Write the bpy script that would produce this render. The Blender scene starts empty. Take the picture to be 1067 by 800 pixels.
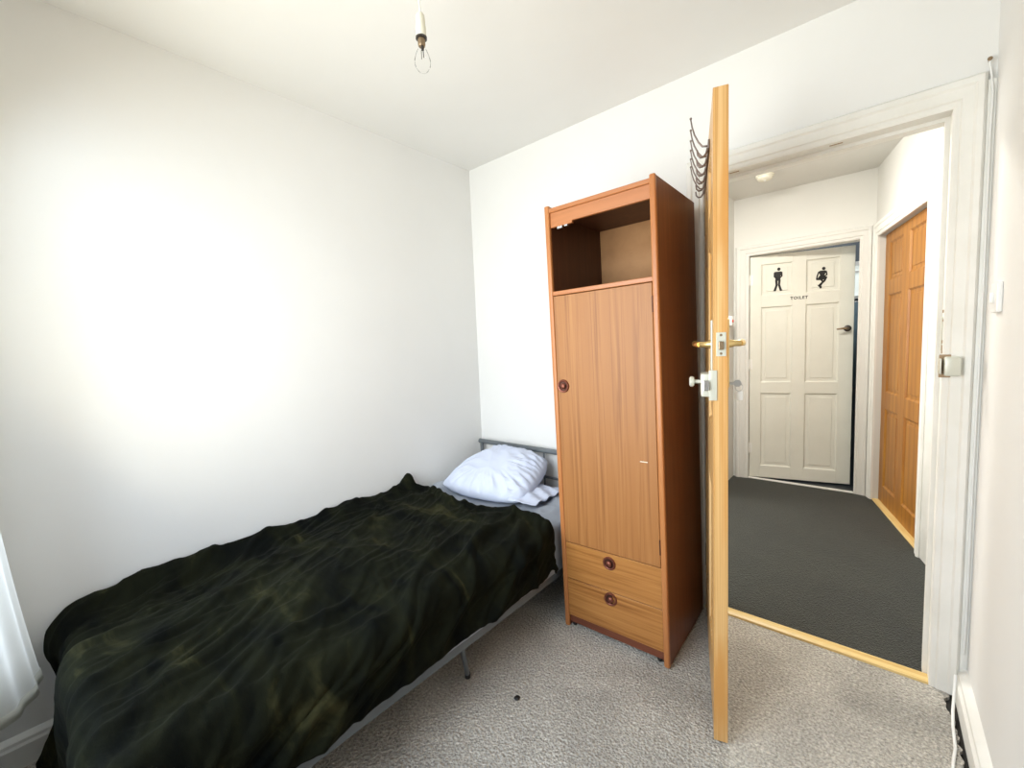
import bpy, bmesh, math, random
from mathutils import Vector, Matrix, Euler, noise
random.seed(7)
S = bpy.context.scene
C = S.collection

# ------------------------------------------------------------------ camera
FPX, YAW, PITCH, ROLL = 441.655, -0.7124, -0.0837, -0.0416
EYE = Vector((2.085, -2.0676, 1.2846))
fw = Vector((math.sin(YAW)*math.cos(PITCH), math.cos(YAW)*math.cos(PITCH), math.sin(PITCH)))
rt = Vector((math.cos(YAW), -math.sin(YAW), 0)); up = rt.cross(fw)
r2 = rt*math.cos(ROLL)+up*math.sin(ROLL); u2 = -rt*math.sin(ROLL)+up*math.cos(ROLL)
cam_d = bpy.data.cameras.new('camera'); cam = bpy.data.objects.new('camera', cam_d); C.objects.link(cam)
cam_d.sensor_fit = 'HORIZONTAL'; cam_d.sensor_width = 36; cam_d.lens = 36*FPX/1067
cam_d.clip_start = 0.02
cam.matrix_world = Matrix.Translation(EYE) @ Matrix((r2, u2, -fw)).transposed().to_4x4()
S.camera = cam

# ------------------------------------------------------------------ world, lights, exposure
S.view_settings.view_transform = 'Standard'; S.view_settings.look = 'None'
S.view_settings.exposure = 0.12; S.view_settings.gamma = 1.0
S.view_settings.use_curve_mapping = False
w = bpy.data.worlds.new('sky'); S.world = w; w.use_nodes = True
w.node_tree.nodes['Background'].inputs[0].default_value = (0.75, 0.86, 1.0, 1)
w.node_tree.nodes['Background'].inputs[1].default_value = 1.0

def area(name, loc, aim, sx, sy, power, col):
    l = bpy.data.lights.new(name, 'AREA'); l.shape = 'RECTANGLE'; l.size = sx; l.size_y = sy
    l.energy = power; l.color = col
    o = bpy.data.objects.new(name, l); C.objects.link(o); o.location = loc
    o.rotation_euler = (Vector(aim)-Vector(loc)).to_track_quat('-Z', 'Y').to_euler()
    return o
# daylight outside the room's window: sky from above, warm bounce from below
area('sky_light', (0.89, -2.50, 1.36), (1.00, 0.0, 0.15), 1.42, 1.80, 37, (0.74, 0.86, 1.0)).data.spread = math.radians(150)
area('ground_light', (0.89, -2.46, 1.36), (1.2, 0.0, 3.0), 1.42, 1.7, 20, (1.0, 0.88, 0.60)).data.spread = math.radians(150)
# daylight for the hall, outside an unseen window added to let it in
area('hall_light', (-0.85, 0.86, 1.7), (1.5, 1.0, 1.2), 1.0, 1.3, 55, (1.0, 0.98, 0.92))
area('hall_fill_light', (1.35, 0.95, 2.50), (1.45, 1.3, 0.0), 0.4, 0.4, 36, (1.0, 0.97, 0.90))  # unseen fill without a fitting, added to even out the hall walls
area('toilet_fill_light', (1.7, 3.0, 2.50), (1.7, 3.1, 0.0), 0.3, 0.3, 6, (0.95, 0.98, 1.0))  # added fill so the cloth inside the toilet is not black

# ------------------------------------------------------------------ materials
def mat(name, col, rough=0.6, metal=0.0, **kw):
    m = bpy.data.materials.new(name); m.use_nodes = True
    b = m.node_tree.nodes['Principled BSDF']
    b.inputs['Base Color'].default_value = (*col, 1); b.inputs['Roughness'].default_value = rough
    b.inputs['Metallic'].default_value = metal
    for k, v in kw.items():
        b.inputs[k].default_value = v
    return m
def nodes(m):
    nt = m.node_tree; return nt, nt.nodes, nt.links, nt.nodes['Principled BSDF']
def ramp(N, stops):
    r = N.new('ShaderNodeValToRGB'); e = r.color_ramp.elements
    e[0].position, e[0].color = stops[0][0], (*stops[0][1], 1)
    e[1].position, e[1].color = stops[-1][0], (*stops[-1][1], 1)
    for p_, c_ in stops[1:-1]:
        x = e.new(p_); x.color = (*c_, 1)
    return r
def coords(N, L, scale=(1, 1, 1), kind='Object'):
    t = N.new('ShaderNodeTexCoord'); mp = N.new('ShaderNodeMapping'); mp.inputs['Scale'].default_value = scale
    L.new(t.outputs[kind], mp.inputs['Vector']); return mp
def noise_tex(N, L, vec, scale, detail=4, rough=0.55, dist=0.0):
    n = N.new('ShaderNodeTexNoise'); n.inputs['Scale'].default_value = scale; n.inputs['Detail'].default_value = detail
    n.inputs['Roughness'].default_value = rough; n.inputs['Distortion'].default_value = dist
    L.new(vec.outputs[0], n.inputs['Vector']); return n
def add_bump(N, L, b, src, strength, dist):
    bp = N.new('ShaderNodeBump'); bp.inputs['Strength'].default_value = strength; bp.inputs['Distance'].default_value = dist
    L.new(src, bp.inputs['Height']); L.new(bp.outputs[0], b.inputs['Normal']); return bp
def mottled(name, c1, c2, scale=3.0, rough=0.7, bump=0.1, bscale=60, bdist=0.002, **kw):
    m = mat(name, c1, rough, **kw); nt, N, L, b = nodes(m)
    v = coords(N, L); n = noise_tex(N, L, v, scale, 5)
    r = ramp(N, [(0.35, c1), (0.65, c2)]); L.new(n.outputs['Fac'], r.inputs[0]); L.new(r.outputs[0], b.inputs['Base Color'])
    if bump:
        n2 = noise_tex(N, L, v, bscale, 3); add_bump(N, L, b, n2.outputs['Fac'], bump, bdist)
    return m
def wood(name, c1, c2, c3, across=60.0, along=1.6, axis='Z', rough=0.4, band=0.0, bandcol=None, bump=0.05):
    m = mat(name, c1, rough); nt, N, L, b = nodes(m)
    sc = [across]*3; sc['XYZ'.index(axis)] = along
    v = coords(N, L, tuple(sc)); n = noise_tex(N, L, v, 1.0, 5, 0.6, 0.6)
    r = ramp(N, [(0.28, c1), (0.5, c2), (0.72, c3)]); L.new(n.outputs['Fac'], r.inputs[0])
    out = r.outputs[0]
    if band:
        sc2 = [1.0]*3; sc2['XYZ'.index(axis)] = 0.10
        v2 = coords(N, L, tuple(sc2)); wv = N.new('ShaderNodeTexWave'); wv.wave_type = 'RINGS'; wv.rings_direction = axis
        wv.inputs['Scale'].default_value = band; wv.inputs['Distortion'].default_value = 3.5
        wv.inputs['Detail'].default_value = 2; wv.inputs['Detail Scale'].default_value = 1.2
        L.new(v2.outputs[0], wv.inputs['Vector'])
        rr = ramp(N, [(0.0, (0, 0, 0)), (0.75, (0.25, 0.25, 0.25)), (1.0, (1, 1, 1))]); L.new(wv.outputs['Fac'], rr.inputs[0])
        mx = N.new('ShaderNodeMixRGB'); mx.inputs[2].default_value = (*bandcol, 1)
        L.new(rr.outputs[0], mx.inputs[0]); L.new(out, mx.inputs[1]); out = mx.outputs[0]
    L.new(out, b.inputs['Base Color'])
    add_bump(N, L, b, n.outputs['Fac'], bump, 0.001)
    return m

M = {}
M['wall'] = mottled('wall_paint', (0.81, 0.805, 0.785), (0.84, 0.835, 0.815), 1.3, 0.75, 0.12, 45)
M['ceil'] = mottled('ceiling_paint', (0.78, 0.775, 0.755), (0.82, 0.815, 0.795), 1.0, 0.8, 0.08, 60)
M['hallwall'] = mottled('hall_paint', (0.70, 0.69, 0.65), (0.75, 0.74, 0.70), 1.0, 0.75, 0.08, 50)
M['gloss'] = mottled('gloss_paint', (0.80, 0.79, 0.74), (0.86, 0.85, 0.81), 6, 0.5, 0.08, 25, 0.001)
M['chip'] = mat('bare_wood_chip', (0.38, 0.27, 0.17), 0.8)
M['doorpaint'] = mottled('cream_door_paint', (0.74, 0.73, 0.65), (0.78, 0.77, 0.69), 4, 0.4, 0.08, 30, 0.001)
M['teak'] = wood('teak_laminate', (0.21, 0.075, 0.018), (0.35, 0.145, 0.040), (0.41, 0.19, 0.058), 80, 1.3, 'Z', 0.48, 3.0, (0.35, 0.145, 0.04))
M['teak_h'] = wood('teak_laminate_across', (0.24, 0.085, 0.018), (0.41, 0.175, 0.045), (0.47, 0.22, 0.062), 75, 2.0, 'X', 0.38)
M['teak_edge'] = wood('teak_edging', (0.40, 0.145, 0.045), (0.46, 0.18, 0.06), (0.50, 0.21, 0.07), 40, 1.5, 'Z', 0.35)
M['teak_edge_h'] = wood('teak_edging_across', (0.38, 0.135, 0.045), (0.44, 0.165, 0.055), (0.48, 0.19, 0.065), 40, 1.5, 'X', 0.35)
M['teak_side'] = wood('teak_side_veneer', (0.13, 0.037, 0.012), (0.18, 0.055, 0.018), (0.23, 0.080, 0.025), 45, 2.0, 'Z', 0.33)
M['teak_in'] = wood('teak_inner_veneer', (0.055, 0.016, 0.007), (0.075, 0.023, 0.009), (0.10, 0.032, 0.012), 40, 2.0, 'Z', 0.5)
M['hardboard'] = mottled('hardboard', (0.42, 0.215, 0.09), (0.52, 0.28, 0.125), 8, 0.8, 0.1, 120)
M['plinth'] = wood('plinth_wood', (0.13, 0.035, 0.018), (0.17, 0.050, 0.024), (0.21, 0.066, 0.03), 40, 2, 'X', 0.45)
M['pine'] = wood('pine', (0.42, 0.20, 0.05), (0.68, 0.42, 0.17), (0.86, 0.66, 0.38), 90, 0.7, 'Z', 0.38, 11.0, (0.58, 0.28, 0.075))
M['pine_strip'] = wood('pine_threshold_wood', (0.62, 0.40, 0.13), (0.76, 0.55, 0.22), (0.82, 0.63, 0.30), 60, 2.0, 'X', 0.4)
M['oak'] = wood('honey_pine', (0.27, 0.095, 0.010), (0.38, 0.155, 0.018), (0.46, 0.21, 0.032), 16, 1.6, 'Z', 0.45, 4.0, (0.30, 0.11, 0.012))
M['brass'] = mat('brass', (0.80, 0.58, 0.26), 0.28, 1.0)
M['oldbrass'] = mat('aged_brass', (0.34, 0.25, 0.16), 0.4, 1.0)
M['copper'] = mat('copper_bronze', (0.20, 0.065, 0.04), 0.4, 0.6)
M['darkcopper'] = mat('dark_bronze', (0.10, 0.04, 0.028), 0.45, 0.6)
M['steel'] = mat('steel', (0.55, 0.55, 0.55), 0.3, 1.0)
M['darkmetal'] = mat('dark_metal', (0.09, 0.08, 0.075), 0.4, 0.9)
M['rackmetal'] = mat('bronzed_wire', (0.22, 0.17, 0.15), 0.3, 0.9)
M['lockpaint'] = mat('lock_enamel', (0.62, 0.62, 0.54), 0.35, 0.2)
M['white_plastic'] = mat('white_plastic', (0.86, 0.86, 0.84), 0.3)
M['cream_plastic'] = mat('cream_plastic', (0.82, 0.79, 0.66), 0.35)
M['red_plastic'] = mat('red_plastic', (0.65, 0.05, 0.03), 0.4)
M['black'] = mat('black_vinyl', (0.012, 0.011, 0.010), 0.6)
M['black_rubber'] = mat('black_rubber', (0.01, 0.01, 0.01), 0.5)
M['bedmetal'] = mottled('grey_bed_enamel', (0.11, 0.125, 0.135), (0.14, 0.155, 0.165), 8, 0.4, 0, **{})
M['boards'] = mottled('bare_floorboards', (0.03, 0.028, 0.025), (0.05, 0.045, 0.04), 6, 0.8, 0.2, 30)
M['dark_lino'] = mottled('dark_lino', (0.012, 0.016, 0.022), (0.02, 0.026, 0.033), 6, 0.4, 0.0)
M['toiletwall'] = mottled('blue_grey_wall_paint', (0.09, 0.11, 0.125), (0.12, 0.14, 0.155), 3, 0.6, 0.0)
M['towel'] = mottled('blue_grey_cloth', (0.16, 0.24, 0.28), (0.20, 0.29, 0.33), 12, 0.9, 0.3, 120)

def carpet(name, cols, speck, bumpd, big):
    m = mat(name, cols[0], 0.95); nt, N, L, b = nodes(m)
    v = coords(N, L); n = noise_tex(N, L, v, speck, 3, 0.7)
    r = ramp(N, [(0.30, cols[0]), (0.5, cols[1]), (0.72, cols[2])]); L.new(n.outputs['Fac'], r.inputs[0])
    n2 = noise_tex(N, L, v, big, 4, 0.6, 0.5); r2_ = ramp(N, [(0.3, (0.70, 0.70, 0.70)), (0.7, (1.18, 1.18, 1.18))]); L.new(n2.outputs['Fac'], r2_.inputs[0])
    mx = N.new('ShaderNodeMixRGB'); mx.blend_type = 'MULTIPLY'; mx.inputs[0].default_value = 1
    L.new(r.outputs[0], mx.inputs[1]); L.new(r2_.outputs[0], mx.inputs[2]); L.new(mx.outputs[0], b.inputs['Base Color'])
    vo = N.new('ShaderNodeTexVoronoi'); vo.inputs['Scale'].default_value = speck*1.1; L.new(v.outputs[0], vo.inputs['Vector'])
    add_bump(N, L, b, vo.outputs['Distance'], 0.9, bumpd)
    b.inputs['Sheen Weight'].default_value = 0.15
    return m
M['carpet'] = carpet('beige_grey_carpet', [(0.24, 0.22, 0.19), (0.47, 0.44, 0.39), (0.76, 0.72, 0.65)], 110, 0.008, 2.2)
M['hallcarpet'] = carpet('charcoal_green_carpet', [(0.006, 0.007, 0.0045), (0.017, 0.0185, 0.0125), (0.050, 0.053, 0.036)], 150, 0.006, 3.5)

m = mat('dark_fleece', (0.006, 0.007, 0.005), 0.85); nt, N, L, b = nodes(m)
v = coords(N, L, (1.0, 2.2, 1.0)); n = noise_tex(N, L, v, 3.2, 5, 0.6, 0.8)
r = ramp(N, [(0.38, (0.003, 0.0038, 0.0034)), (0.60, (0.010, 0.0112, 0.0058)), (0.76, (0.048, 0.046, 0.020))]); L.new(n.outputs['Fac'], r.inputs[0]); L.new(r.outputs[0], b.inputs['Base Color'])
n3 = noise_tex(N, L, v, 170, 3, 0.7); add_bump(N, L, b, n3.outputs['Fac'], 0.5, 0.004)
b.inputs['Sheen Weight'].default_value = 0.05; b.inputs['Sheen Roughness'].default_value = 0.35
b.inputs['Sheen Tint'].default_value = (0.30, 0.31, 0.20, 1)
b.inputs['Specular IOR Level'].default_value = 0.04
M['fleece'] = m
M['sheet'] = mottled('grey_blue_cotton', (0.32, 0.35, 0.40), (0.39, 0.42, 0.475), 7, 0.9, 0.25, 200, 0.001)
M['pillow'] = mottled('white_cotton', (0.60, 0.65, 0.80), (0.65, 0.70, 0.83), 6, 0.85, 0.15, 150, 0.001)

m = mat('sheer_curtain_cloth', (0.86, 0.86, 0.82), 0.9); nt, N, L, b = nodes(m)
tl = N.new('ShaderNodeBsdfTranslucent'); tl.inputs[0].default_value = (0.9, 0.9, 0.86, 1)
mx = N.new('ShaderNodeMixShader'); mx.inputs[0].default_value = 0.7
L.new(b.outputs[0], mx.inputs[1]); L.new(tl.outputs[0], mx.inputs[2]); L.new(mx.outputs[0], N['Material Output'].inputs[0])
M['curtain'] = m
def glassmat(name, k):
    m = bpy.data.materials.new(name); m.use_nodes = True; nt = m.node_tree; N = nt.nodes; L = nt.links
    N.remove(N['Principled BSDF']); t = N.new('ShaderNodeBsdfTransparent'); g = N.new('ShaderNodeBsdfGlossy'); g.inputs['Roughness'].default_value = 0.02
    f = N.new('ShaderNodeLayerWeight'); f.inputs[0].default_value = k; mx = N.new('ShaderNodeMixShader')
    L.new(f.outputs['Fresnel'], mx.inputs[0]); L.new(t.outputs[0], mx.inputs[1]); L.new(g.outputs[0], mx.inputs[2]); L.new(mx.outputs[0], N['Material Output'].inputs[0])
    return m
M['glass'] = glassmat('window_glass', 0.15)
M['bulbglass'] = glassmat('bulb_glass', 0.03)
m = mat('glowing_pale_glass', (0.8, 0.85, 0.82), 0.6); m.node_tree.nodes['Principled BSDF'].inputs['Emission Color'].default_value = (0.86, 0.93, 0.88, 1)
m.node_tree.nodes['Principled BSDF'].inputs['Emission Strength'].default_value = 0.55  # glow added so the pale pane shows and dimly lights the toilet
M['frosted'] = m

# ------------------------------------------------------------------ mesh helpers
def NB(): return bmesh.new()
def box(bm, x0, x1, y0, y1, z0, z1, bev=0.0, seg=2, mx=None):
    t = bmesh.new(); bmesh.ops.create_cube(t, size=1.0)
    bmesh.ops.scale(t, vec=(abs(x1-x0), abs(y1-y0), abs(z1-z0)), verts=t.verts)
    bmesh.ops.translate(t, vec=((x0+x1)/2, (y0+y1)/2, (z0+z1)/2), verts=t.verts)
    if bev: bmesh.ops.bevel(t, geom=t.edges[:], offset=bev, segments=seg, profile=0.5, affect='EDGES')
    join(bm, t, mx)
def join(bm, t, mx=None):
    if mx is not None: bmesh.ops.transform(t, matrix=mx, verts=t.verts)
    me = bpy.data.meshes.new('tmp'); t.to_mesh(me); t.free(); bm.from_mesh(me); bpy.data.meshes.remove(me)
def tube(bm, pts, r, n=12, caps=True):
    pts = [Vector(p) for p in pts]; rs = r if isinstance(r, (list, tuple)) else [r]*len(pts)
    rings = []; prev = None
    for i, p in enumerate(pts):
        d = (pts[min(i+1, len(pts)-1)]-pts[max(i-1, 0)]).normalized()
        if prev is None:
            a = Vector((0, 0, 1)) if abs(d.z) < 0.9 else Vector((1, 0, 0)); n1 = d.cross(a).normalized()
        else:
            n1 = (prev-d*prev.dot(d)).normalized()
        prev = n1; n2 = d.cross(n1)
        rings.append([bm.verts.new(p+(n1*math.cos(2*math.pi*k/n)+n2*math.sin(2*math.pi*k/n))*rs[i]) for k in range(n)])
    for a, b_ in zip(rings, rings[1:]):
        for k in range(n): bm.faces.new((a[k], a[(k+1) % n], b_[(k+1) % n], b_[k]))
    if caps:
        bm.faces.new(rings[0][::-1]); bm.faces.new(rings[-1])
def lathe(bm, prof, mx=None, n=24):
    t = bmesh.new(); rings = []
    for r_, z_ in prof:
        if r_ < 1e-6: rings.append([t.verts.new((0, 0, z_))])
        else: rings.append([t.verts.new((r_*math.cos(2*math.pi*k/n), r_*math.sin(2*math.pi*k/n), z_)) for k in range(n)])
    for a, b_ in zip(rings, rings[1:]):
        for k in range(n):
            q = [a[k % len(a)], a[(k+1) % len(a)], b_[(k+1) % len(b_)], b_[k % len(b_)]]
            u = []
            for x in q:
                if x not in u: u.append(x)
            if len(u) > 2: t.faces.new(u)
    join(bm, t, mx)
def sweep(bm, prof, path, outs, closed_prof=True):
    """profile (a across, b depth) swept through path points; outs = (across_vec, depth_vec) per point"""
    rings = [[bm.verts.new(Vector(p)+Vector(o[0])*a+Vector(o[1])*b_) for a, b_ in prof] for p, o in zip(path, outs)]
    k = len(prof)
    for A, B in zip(rings, rings[1:]):
        for i in range(k if closed_prof else k-1): bm.faces.new((A[i], A[(i+1) % k], B[(i+1) % k], B[i]))
    if closed_prof:
        bm.faces.new(rings[0][::-1]); bm.faces.new(rings[-1])
def poly(bm, pts, thick, mx=None):
    t = bmesh.new(); vs = [t.verts.new((x, 0, z)) for x, z in pts]; f = t.faces.new(vs)
    r_ = bmesh.ops.extrude_face_region(t, geom=[f]); bmesh.ops.translate(t, vec=(0, thick, 0), verts=[g for g in r_['geom'] if isinstance(g, bmesh.types.BMVert)])
    join(bm, t, mx)
def obj(name, bm, material, parent=None, smooth=None, loc=None):
    bmesh.ops.recalc_face_normals(bm, faces=bm.faces[:])
    me = bpy.data.meshes.new(name); bm.to_mesh(me); bm.free()
    mats = material if isinstance(material, (list, tuple)) else [material]
    for m_ in mats: me.materials.append(m_)
    o = bpy.data.objects.new(name, me); C.objects.link(o)
    if parent: o.parent = parent
    if loc is not None: o.location = loc
    if smooth is not None:
        me.shade_smooth()
        if smooth < 180:
            md = None
            try: me.set_sharp_from_angle(angle=math.radians(smooth))
            except Exception: pass
    return o
def empty(name, loc=(0, 0, 0), rot=(0, 0, 0)):
    o = bpy.data.objects.new(name, None); C.objects.link(o); o.location = loc; o.rotation_euler = rot; o.empty_display_size = 0.1
    return o
def tag(o, label, cat, group=None, kind=None):
    o['label'] = label; o['category'] = cat
    if group: o['group'] = group
    if kind: o['kind'] = kind
    return o
def struct(o, label=None, cat=None):
    o['kind'] = 'structure'
    if label: o['label'] = label
    if cat: o['category'] = cat
    return o

# ------------------------------------------------------------------ the room shell
W, YB, H, HH = 2.349, -2.30, 2.471, 2.52
XJ, XR, ZO = 1.484, 2.255, 2.0       # doorway opening
WIN = (0.16, 1.62, 0.42, 2.22)       # room window x0 x1 z0 z1
b_ = NB(); box(b_, -0.12, 0, YB-0.12, 0.12, -0.05, H+0.08)
struct(obj('wall_left', b_, M['wall']), 'plain white wall along the length of the bed', 'wall')
b_ = NB(); box(b_, 0, XJ-0.03, 0, 0.12, -0.05, H+0.08); box(b_, XJ-0.03, XR+0.03, 0, 0.12, ZO+0.03, H+0.08); box(b_, XR+0.03, 2.75, 0, 0.12, -0.05, H+0.08)
struct(obj('wall_back', b_, M['wall']), 'white wall behind the wardrobe, pierced by the doorway', 'wall')
b_ = NB(); box(b_, W, W+0.12, YB-0.12, 0, -0.05, H+0.08)
struct(obj('wall_right', b_, M['wall']), 'white wall at the right edge with the light switch', 'wall')
b_ = NB()
box(b_, 0, WIN[0], YB-0.12, YB, -0.05, H+0.08); box(b_, WIN[1], W, YB-0.12, YB, -0.05, H+0.08)
box(b_, WIN[0], WIN[1], YB-0.12, YB, -0.05, WIN[2]); box(b_, WIN[0], WIN[1], YB-0.12, YB, WIN[3], H+0.08)
struct(obj('wall_front', b_, M['wall']), 'white window wall at the foot of the bed', 'wall')
b_ = NB(); box(b_, 0, W, YB, 0, H, H+0.08)
struct(obj('ceiling', b_, M['ceil']), 'white painted ceiling above the bed', 'ceiling')
b_ = NB(); box(b_, -0.12, 2.75, YB, 2.35, -0.06, -0.014)
struct(obj('floor', b_, M['boards']), 'dark boards showing at the carpet edge', 'floor')

# bedroom carpet with a frayed edge beside the right wall
b_ = NB(); nseg = 400; lo = []; hi = []
def edge_x(y):
    e = 2.322 - 0.008*abs(noise.noise((y*9, 2, 0)))
    if y > -0.62: e = 2.312 - 0.010*(0.5+noise.noise((y*40, 0, 5))) - 0.016*math.exp(-((y+0.09)/0.05)**2)
    return e
rows = []
for i in range(nseg+1):
    y = YB + (0.0-YB)*i/nseg
    rows.append([b_.verts.new((x, y, z)) for x, z in ((0, -0.012), (0, 0), (0.8, 0), (1.6, 0), (edge_x(y), 0), (edge_x(y), -0.012))])
for a, c in zip(rows, rows[1:]):
    for k in range(5): b_.faces.new((a[k], a[k+1], c[k+1], c[k]))
b_.faces.new(rows[0]); b_.faces.new(rows[-1][::-1])
struct(obj('floor_carpet', b_, M['carpet']), 'speckled beige grey carpet covering the bedroom floor', 'carpet')
b_ = NB(); box(b_, -0.10, 2.75, 0.05, 2.245, -0.012, 0.0)
struct(obj('floor_hall_carpet', b_, M['hallcarpet']), 'dark grey green carpet in the hallway beyond the doorway', 'carpet')

# room window behind the camera
def window(name, x0, x1, z0, z1, y, depth, axis='y', n=3, glass=None, label=None):
    root = None
    b1 = NB(); f = 0.055
    box(b1, x0, x1, y, y+depth, z0, z0+f, 0.004); box(b1, x0, x1, y, y+depth, z1-f, z1, 0.004)
    for k in range(n+1):
        xx = x0 + (x1-x0-f)*k/n; box(b1, xx, xx+f, y, y+depth, z0+f, z1-f, 0.004)
    root = struct(obj(name, b1, M['white_plastic'], smooth=30), label, 'window')
    for k in range(n):
        xa = x0+(x1-x0-f)*k/n+f; xb = x0+(x1-x0-f)*(k+1)/n
        b2 = NB(); box(b2, xa, xb, y+depth/2-0.002, y+depth/2+0.002, z0+f, z1-f); obj('pane', b2, glass or M['glass'], root)
    return root
wd_ = window('window_1', WIN[0], WIN[1], WIN[2], WIN[3], YB-0.10, 0.06, n=2, label='white framed bedroom window at the foot of the bed')
b_ = NB(); box(b_, WIN[0]-0.04, WIN[1]+0.04, YB-0.04, YB+0.035, WIN[2]-0.025, WIN[2], 0.005); obj('window_sill', b_, M['gloss'], wd_, smooth=30)

# skirting boards: profile (height, thickness)
SK = [(0, 0), (0, 0.022), (0.072, 0.022), (0.080, 0.017), (0.090, 0.016), (0.100, 0.008), (0.104, 0)]
def skirting(name, p0, p1, nrm, label, scale=1.0, mt='gloss'):
    b1 = NB(); o = ((0, 0, scale), tuple(Vector(nrm)))
    sweep(b1, [(a, c) for a, c in SK], [p0, p1], [o, o]); return struct(obj(name, b1, M[mt], smooth=25), label, 'skirting board')
skirting('baseboard_left', (0, YB, 0), (0, 0, 0), (1, 0, 0), 'white skirting board below the left wall beside the bed foot')
skirting('baseboard_back', (0, 0, 0), (1.405, 0, 0), (0, -1, 0), 'white skirting board behind the bed and wardrobe')
skirting('baseboard_front', (0.025, YB, 0), (2.30, YB, 0), (0, 1, 0), 'white skirting board below the bedroom window')
skirting('baseboard_right', (W, YB, 0), (W, -0.005, 0), (-1.35, 0, 0), 'white skirting board below the right wall')

# architraves (moulded casing swept round the opening with mitred corners)
CP = [(0, 0), (0, 0.012), (0.006, 0.015), (0.016, 0.015), (0.020, 0.020), (0.046, 0.022), (0.052, 0.027), (0.066, 0.027), (0.073, 0.018), (0.073, 0)]
def casing(name, origin, along, nrm, s0, s1, ztop, width, label, mt='gloss', widthr=None, headw=None, zbot=0.0, cat='door casing'):
    O = Vector(origin); A = Vector(along); Z = Vector((0, 0, 1)); Nn = Vector(nrm)
    wl, wr, wh = width/0.073, (widthr or width)/0.073, (headw or width)/0.073
    path = [O+A*s0+Z*zbot, O+A*s0+Z*ztop, O+A*s1+Z*ztop, O+A*s1+Z*zbot]
    outs = [(-A*wl, Nn), (-A*wl+Z*wh, Nn), (A*wr+Z*wh, Nn), (A*wr, Nn)]
    b1 = NB(); sweep(b1, CP, path, outs)
    return struct(obj(name, b1, M[mt], smooth=20), label, cat)
casing('trim_1', (0, 0, 0), (1, 0, 0), (0, -1, 0), XJ, XR, ZO, 0.073, 'moulded white casing around the bedroom doorway', headw=0.085)
casing('trim_2', (0, 0.12, 0), (1, 0, 0), (0, 1, 0), XJ, XR, ZO, 0.073, 'white casing on the hall side of the bedroom doorway')
b_ = NB(); box(b_, XR+0.073, W, -0.014, 0, 0, 2.06, 0.003)
struct(obj('trim_11', b_, M['gloss'], smooth=30), 'narrow white filler strip between door casing and right wall', 'trim board')
# door lining and stop
b_ = NB()
box(b_, XJ-0.03, XJ, 0, 0.12, 0, ZO+0.03); box(b_, XR, XR+0.03, 0, 0.12, 0, ZO+0.03); box(b_, XJ, XR, 0, 0.12, ZO, ZO+0.03)
box(b_, XJ-0.001, XJ+0.013, 0.045, 0.085, 0, ZO-0.013); box(b_, XR-0.013, XR+0.001, 0.045, 0.085, 0, ZO-0.013); box(b_, XJ-0.001, XR+0.001, 0.045, 0.085, ZO-0.013, ZO+0.001)
lining = struct(obj('trim_3', b_, M['gloss']), 'white lining and stop inside the bedroom doorway', 'door lining')
b_ = NB()
for k, (z, hgt, dy) in enumerate([(1.345, 0.010, 0.02), (1.315, 0.008, 0.018), (1.24, 0.012, 0.03), (1.205, 0.03, 0.012)]):
    box(b_, XR-0.002, XR+0.001, 0.004, 0.004+dy, z, z+hgt, 0.0008)
for k, x in enumerate([1.58, 1.93]):
    box(b_, x, x+0.04, 0.010, 0.016, ZO-0.0018, ZO+0.001, 0.0008)
obj('chipped_paint', b_, M['chip'], lining)
b_ = NB(); box(b_, XR-0.004, XR+0.001, 0.012, 0.034, 1.215, 1.33, 0.001); sp = obj('strike_plate', b_, M['lockpaint'], lining)
b_ = NB(); box(b_, XR+0.002, XR+0.042, -0.052, -0.016, 1.132, 1.196, 0.006); box(b_, XR-0.008, XR-0.004, -0.045, 0.03, 1.138, 1.19, 0.001)
obj('lock_keep', b_, M['lockpaint'], lining, smooth=35)
b_ = NB(); box(b_, XR-0.009, XR+0.046, -0.020, -0.0155, 1.125, 1.203, 0.002); obj('bare_wood_patch', b_, M['chip'], lining)

# threshold strip
b_ = NB(); sweep(b_, [(-0.012, 0), (-0.010, 0.008), (0.004, 0.013), (0.030, 0.013), (0.042, 0.008), (0.046, 0)],
                 [(XJ, 0.0, 0), (XR, 0.0, 0)], [((0, 1, 0), (0, 0, 1))]*2)
struct(obj('trim_4', b_, M['pine_strip']), 'pale pine threshold strip between the two carpets', 'threshold strip')

# ------------------------------------------------------------------ the hallway
YF = 2.25
b_ = NB(); box(b_, 1.00, 1.205-0.012, YF, YF+0.10, -0.05, HH+0.05); box(b_, 1.965+0.012, 2.30, YF, YF+0.10, -0.05, HH+0.05); box(b_, 1.205-0.012, 1.965+0.012, YF, YF+0.10, 2.02, HH+0.05)
struct(obj('wall_hall_back', b_, M['hallwall']), 'cream hallway wall around the toilet door', 'wall')
b_ = NB(); box(b_, 0.98, 1.08, 1.55, YF, -0.05, HH+0.05)
wl = struct(obj('wall_hall_left', b_, M['hallwall']), 'cream hallway wall left of the toilet door', 'wall')
b_ = NB(); box(b_, -0.6, 0.98, 1.55, 1.65, -0.05, HH+0.05)
struct(obj('wall_hall_far', b_, M['hallwall']), 'cream side passage wall of the hallway', 'wall')
b_ = NB()
box(b_, -0.7, -0.6, 0.12, 0.35, -0.05, HH+0.05); box(b_, -0.7, -0.6, 1.35, 1.65, -0.05, HH+0.05)
box(b_, -0.7, -0.6, 0.35, 1.35, -0.05, 1.0); box(b_, -0.7, -0.6, 0.35, 1.35, 2.3, HH+0.05)
struct(obj('wall_hall_end', b_, M['hallwall']), 'cream wall holding the added hallway window', 'wall')
b_ = NB(); box(b_, -0.7, 2.75, 0.12, YF+0.1, HH, HH+0.05)
struct(obj('ceiling_hall', b_, M['hallwall']), 'cream hallway ceiling with the smoke alarm', 'ceiling')
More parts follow.
